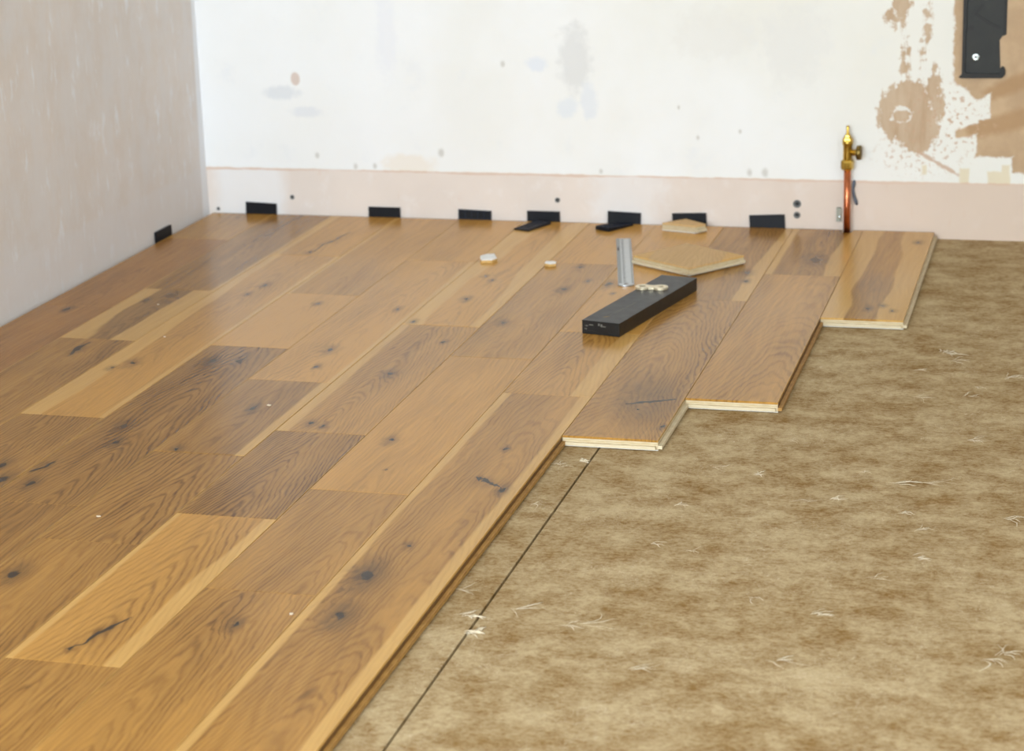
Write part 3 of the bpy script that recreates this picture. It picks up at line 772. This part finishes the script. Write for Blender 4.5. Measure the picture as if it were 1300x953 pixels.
# ------------------------------------------------------------------ copper pipe with radiator valve
def metal(name, col, rough, var=.2): return simple_mat(name, col, rough, metal=1.0, var=var, nscale=70)
M_COPPER = metal('copper', srgb(200, 122, 84), 0.32)
M_BRASS = metal('brass', srgb(196, 164, 78), 0.30)
M_BRASSD = metal('dull_brass', srgb(128, 108, 62), 0.42)
pv = empty('radiator_pipe', (PIPE[0], PIPE[1], -0.020)); tag(pv, 'copper pipe with brass radiator valve rising through the oak floor', 'pipe')
Z = 0.020                                        # heights below are above the oak surface
bm = bmesh.new(); add_lathe(bm, [(.0088, 0.0005), (.0088, Z+.170)], seg=28)
link('copper_pipe', mesh('copper_pipe', bm, True), M_COPPER, pv)
bm = bmesh.new(); add_lathe(bm, [(.0100, Z+.160), (.0150, Z+.163), (.0168, Z+.167), (.0168, Z+.182), (.0150, Z+.186), (.0100, Z+.189)], seg=6, arc=.3)
link('compression_nut', mesh('compression_nut', bm), M_BRASS, pv)
bm = bmesh.new(); add_lathe(bm, [(.0105, Z+.186), (.0115, Z+.190), (.0112, Z+.222), (.0125, Z+.226), (.0138, Z+.229), (.0138, Z+.235), (.0120, Z+.239)], seg=28)
link('valve_body', mesh('valve_body', bm, True), M_BRASS, pv)
Mx = Matrix.Translation((0.008, 0, Z+.206)) @ Matrix.Rotation(math.radians(90), 4, 'Y')
bm = bmesh.new(); add_lathe(bm, [(.0078, 0), (.0075, .012), (.0085, .0135)], Mx, seg=24)
link('side_outlet', mesh('side_outlet', bm, True), M_BRASS, pv)
Mx = Matrix.Translation((0.0215, 0, Z+.206)) @ Matrix.Rotation(math.radians(90), 4, 'Y')
bm = bmesh.new(); add_lathe(bm, [(.0130, 0), (.0185, .002), (.0190, .009), (.0170, .0135), (.0095, .0142), (.0090, .008), (.001, .008)], Mx, seg=28)
link('union_nut', mesh('union_nut', bm, True), M_BRASSD, pv)
bm = bmesh.new(); add_lathe(bm, [(.0135, Z+.237), (.0125, Z+.243), (.0088, Z+.246), (.0080, Z+.251)], seg=6)
link('gland_nut', mesh('gland_nut', bm), M_BRASS, pv)
bm = bmesh.new(); add_lathe(bm, [(.0055, Z+.250), (.0050, Z+.256), (.0036, Z+.258), (.0040, Z+.272), (.0030, Z+.275)], seg=14)
link('spindle', mesh('spindle', bm, True), M_BRASS, pv)

M_CLIPG = simple_mat('grey_blue_plastic', srgb(96, 106, 120), 0.4, var=0.3)
bm = bmesh.new()
pts = [(0, 0, 0), (-.0015, -.001, -.012), (-.003, -.002, -.026), (.000, -.002, -.042), (.004, -.001, -.055), (.007, 0, -.064)]
add_tube(bm, pts, [.003, .0045, .0035, .0045, .0052, .003], 6, 1)
o = link('pipe_tie', mesh('pipe_tie', bm, True), M_CLIPG, None, (-0.205, -0.0052, 0.129))
tag(o, 'grey blue twisted plastic strip on the wall right of the copper pipe', 'plastic strip')
pc = empty('pipe_clip', (-0.2435, 0, 0.037)); tag(pc, 'small grey pipe clip with bright screw, left of the pipe foot', 'pipe clip')
M_CLIPM = simple_mat('grey_green_metal', srgb(132, 130, 116), 0.45, metal=.5)
bm = bmesh.new(); add_box(bm, -.006, .006, -.010, 0, -.016, .020); bevel_all(bm, .002, 2)
link('clip_body', mesh('clip_body', bm), M_CLIPM, pc)
M_SCREW = simple_mat('bright_zinc', srgb(222, 236, 238), 0.25, metal=.8, var=.05)
bm = bmesh.new(); add_lathe(bm, [(.0035, 0), (.0035, .001), (.002, .0022)], Matrix.Translation((.002, -.010, -.004)) @ Matrix.Rotation(math.radians(90), 4, 'X'), seg=14)
link('screw_head', mesh('screw_head', bm, True), M_SCREW, pc)

# ------------------------------------------------------------------ wall plugs
M_PLUG = simple_mat('grey_plug', srgb(104, 106, 104), 0.6, var=.2)
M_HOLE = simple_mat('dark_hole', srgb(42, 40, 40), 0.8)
def plug(px, pz_, r, label):
    e = empty('wall_plug', (px, -0.0002, pz_)); tag(e, label, 'wall plug', 'grey plugs in the plaster band')
    Mr = Matrix.Rotation(math.radians(90), 4, 'X')
    bm = bmesh.new(); n_ = 20
    prof = [(r, 0), (r, .0010), (r*.8, .0016), (r*.5, .0016), (r*.45, .0002)]
    add_lathe(bm, prof, Mr, seg=n_)
    link('plug_collar', mesh('plug_collar', bm, True), M_PLUG, e)
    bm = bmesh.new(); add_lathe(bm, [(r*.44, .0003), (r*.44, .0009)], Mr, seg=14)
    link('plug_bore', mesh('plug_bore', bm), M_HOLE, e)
plug(-0.352, 0.0625, .0105, 'upper of two grey wall plugs left of the pipe')
plug(-0.352, 0.033, .0090, 'lower of two grey wall plugs left of the pipe')
plug(-0.991, 0.057, .0070, 'single grey wall plug above the flat ribbed spacer')
plug(-1.746, 0.047, .0065, 'single grey wall plug near the leftmost back wall spacer')
plug(-1.968, 0.009, .0050, 'small grey wall plug low beside the room corner')

# ------------------------------------------------------------------ black metal channel let into the plaster
M_IRON = simple_mat('black_metal', srgb(42, 43, 40), 0.6, metal=.2, var=.25, nscale=25, bmp=.2)
M_IRON2 = simple_mat('black_edge', srgb(22, 21, 18), 0.6, var=.2)
ch = empty('metal_capping', (0.11, -0.0018, 0.395)); tag(ch, 'black metal capping with bright screw set in brown plaster at the right', 'metal capping')
def wallpart(name, pts, d0, d1, mat, bev=0.0):
    """Prism in the wall plane: pts are wall x,z; d0..d1 is the depth out of the wall."""
    bm = bmesh.new(); add_prism(bm, [(a-0.11, b-0.395) for a, b in pts], d0, d1)
    if bev: bevel_all(bm, bev)
    bmesh.ops.transform(bm, matrix=Matrix.Rotation(math.radians(90), 4, 'X'), verts=bm.verts)
    return link(name, mesh(name, bm), mat, ch)
wallpart('back_plate', [(.060, .400), (.150, .402), (.150, .430), (.147, .488), (.153, .498), (.163, .502), (.164, .76), (.060, .76)], 0.0, .003, M_IRON)
wallpart('left_flange', [(.0575, .404), (.0650, .409), (.0645, .47), (.0650, .51), (.0668, .52), (.0660, .76), (.0575, .76)], .0005, .010, M_IRON2, .0006)
wallpart('bottom_flange', [(.050, .396), (.056, .394), (.155, .395), (.160, .403), (.150, .406), (.075, .4055), (.064, .411)], .0005, .011, M_IRON2, .0006)
wallpart('corner_lug', [(.150, .398), (.158, .397), (.163, .405), (.162, .420), (.156, .424), (.150, .418)], .0005, .012, M_IRON2, .0015)
wallpart('right_flange', [(.155, .503), (.1605, .505), (.1625, .76), (.156, .76)], .002, .007, M_IRON2, .0006)
wallpart('knock_out', [(.069, .512), (.083, .512), (.085, .519), (.080, .525), (.070, .524)], .0028, .0042, M_IRON2, .0004)
wallpart('diagonal_rib', [(.083, .552), (.088, .556), (.125, .532), (.150, .520), (.146, .515), (.118, .527)], .0028, .0050, M_IRON2, .0006)
wallpart('diagonal_rib', [(.083, .552), (.088, .549), (.108, .575), (.103, .579)], .0028, .0050, M_IRON2, .0006)
bm = bmesh.new(); Mr = Matrix.Translation((.0905-.11, -.003, .446-.395)) @ Matrix.Rotation(math.radians(90), 4, 'X')
add_lathe(bm, [(.0092, 0), (.0092, .0016), (.0075, .0030), (.0022, .0032), (.0018, .0018)], Mr, seg=24)
sc = link('screw_head', mesh('screw_head', bm, True), M_SCREW, ch); sc['label'] = 'bright zinc screw head'
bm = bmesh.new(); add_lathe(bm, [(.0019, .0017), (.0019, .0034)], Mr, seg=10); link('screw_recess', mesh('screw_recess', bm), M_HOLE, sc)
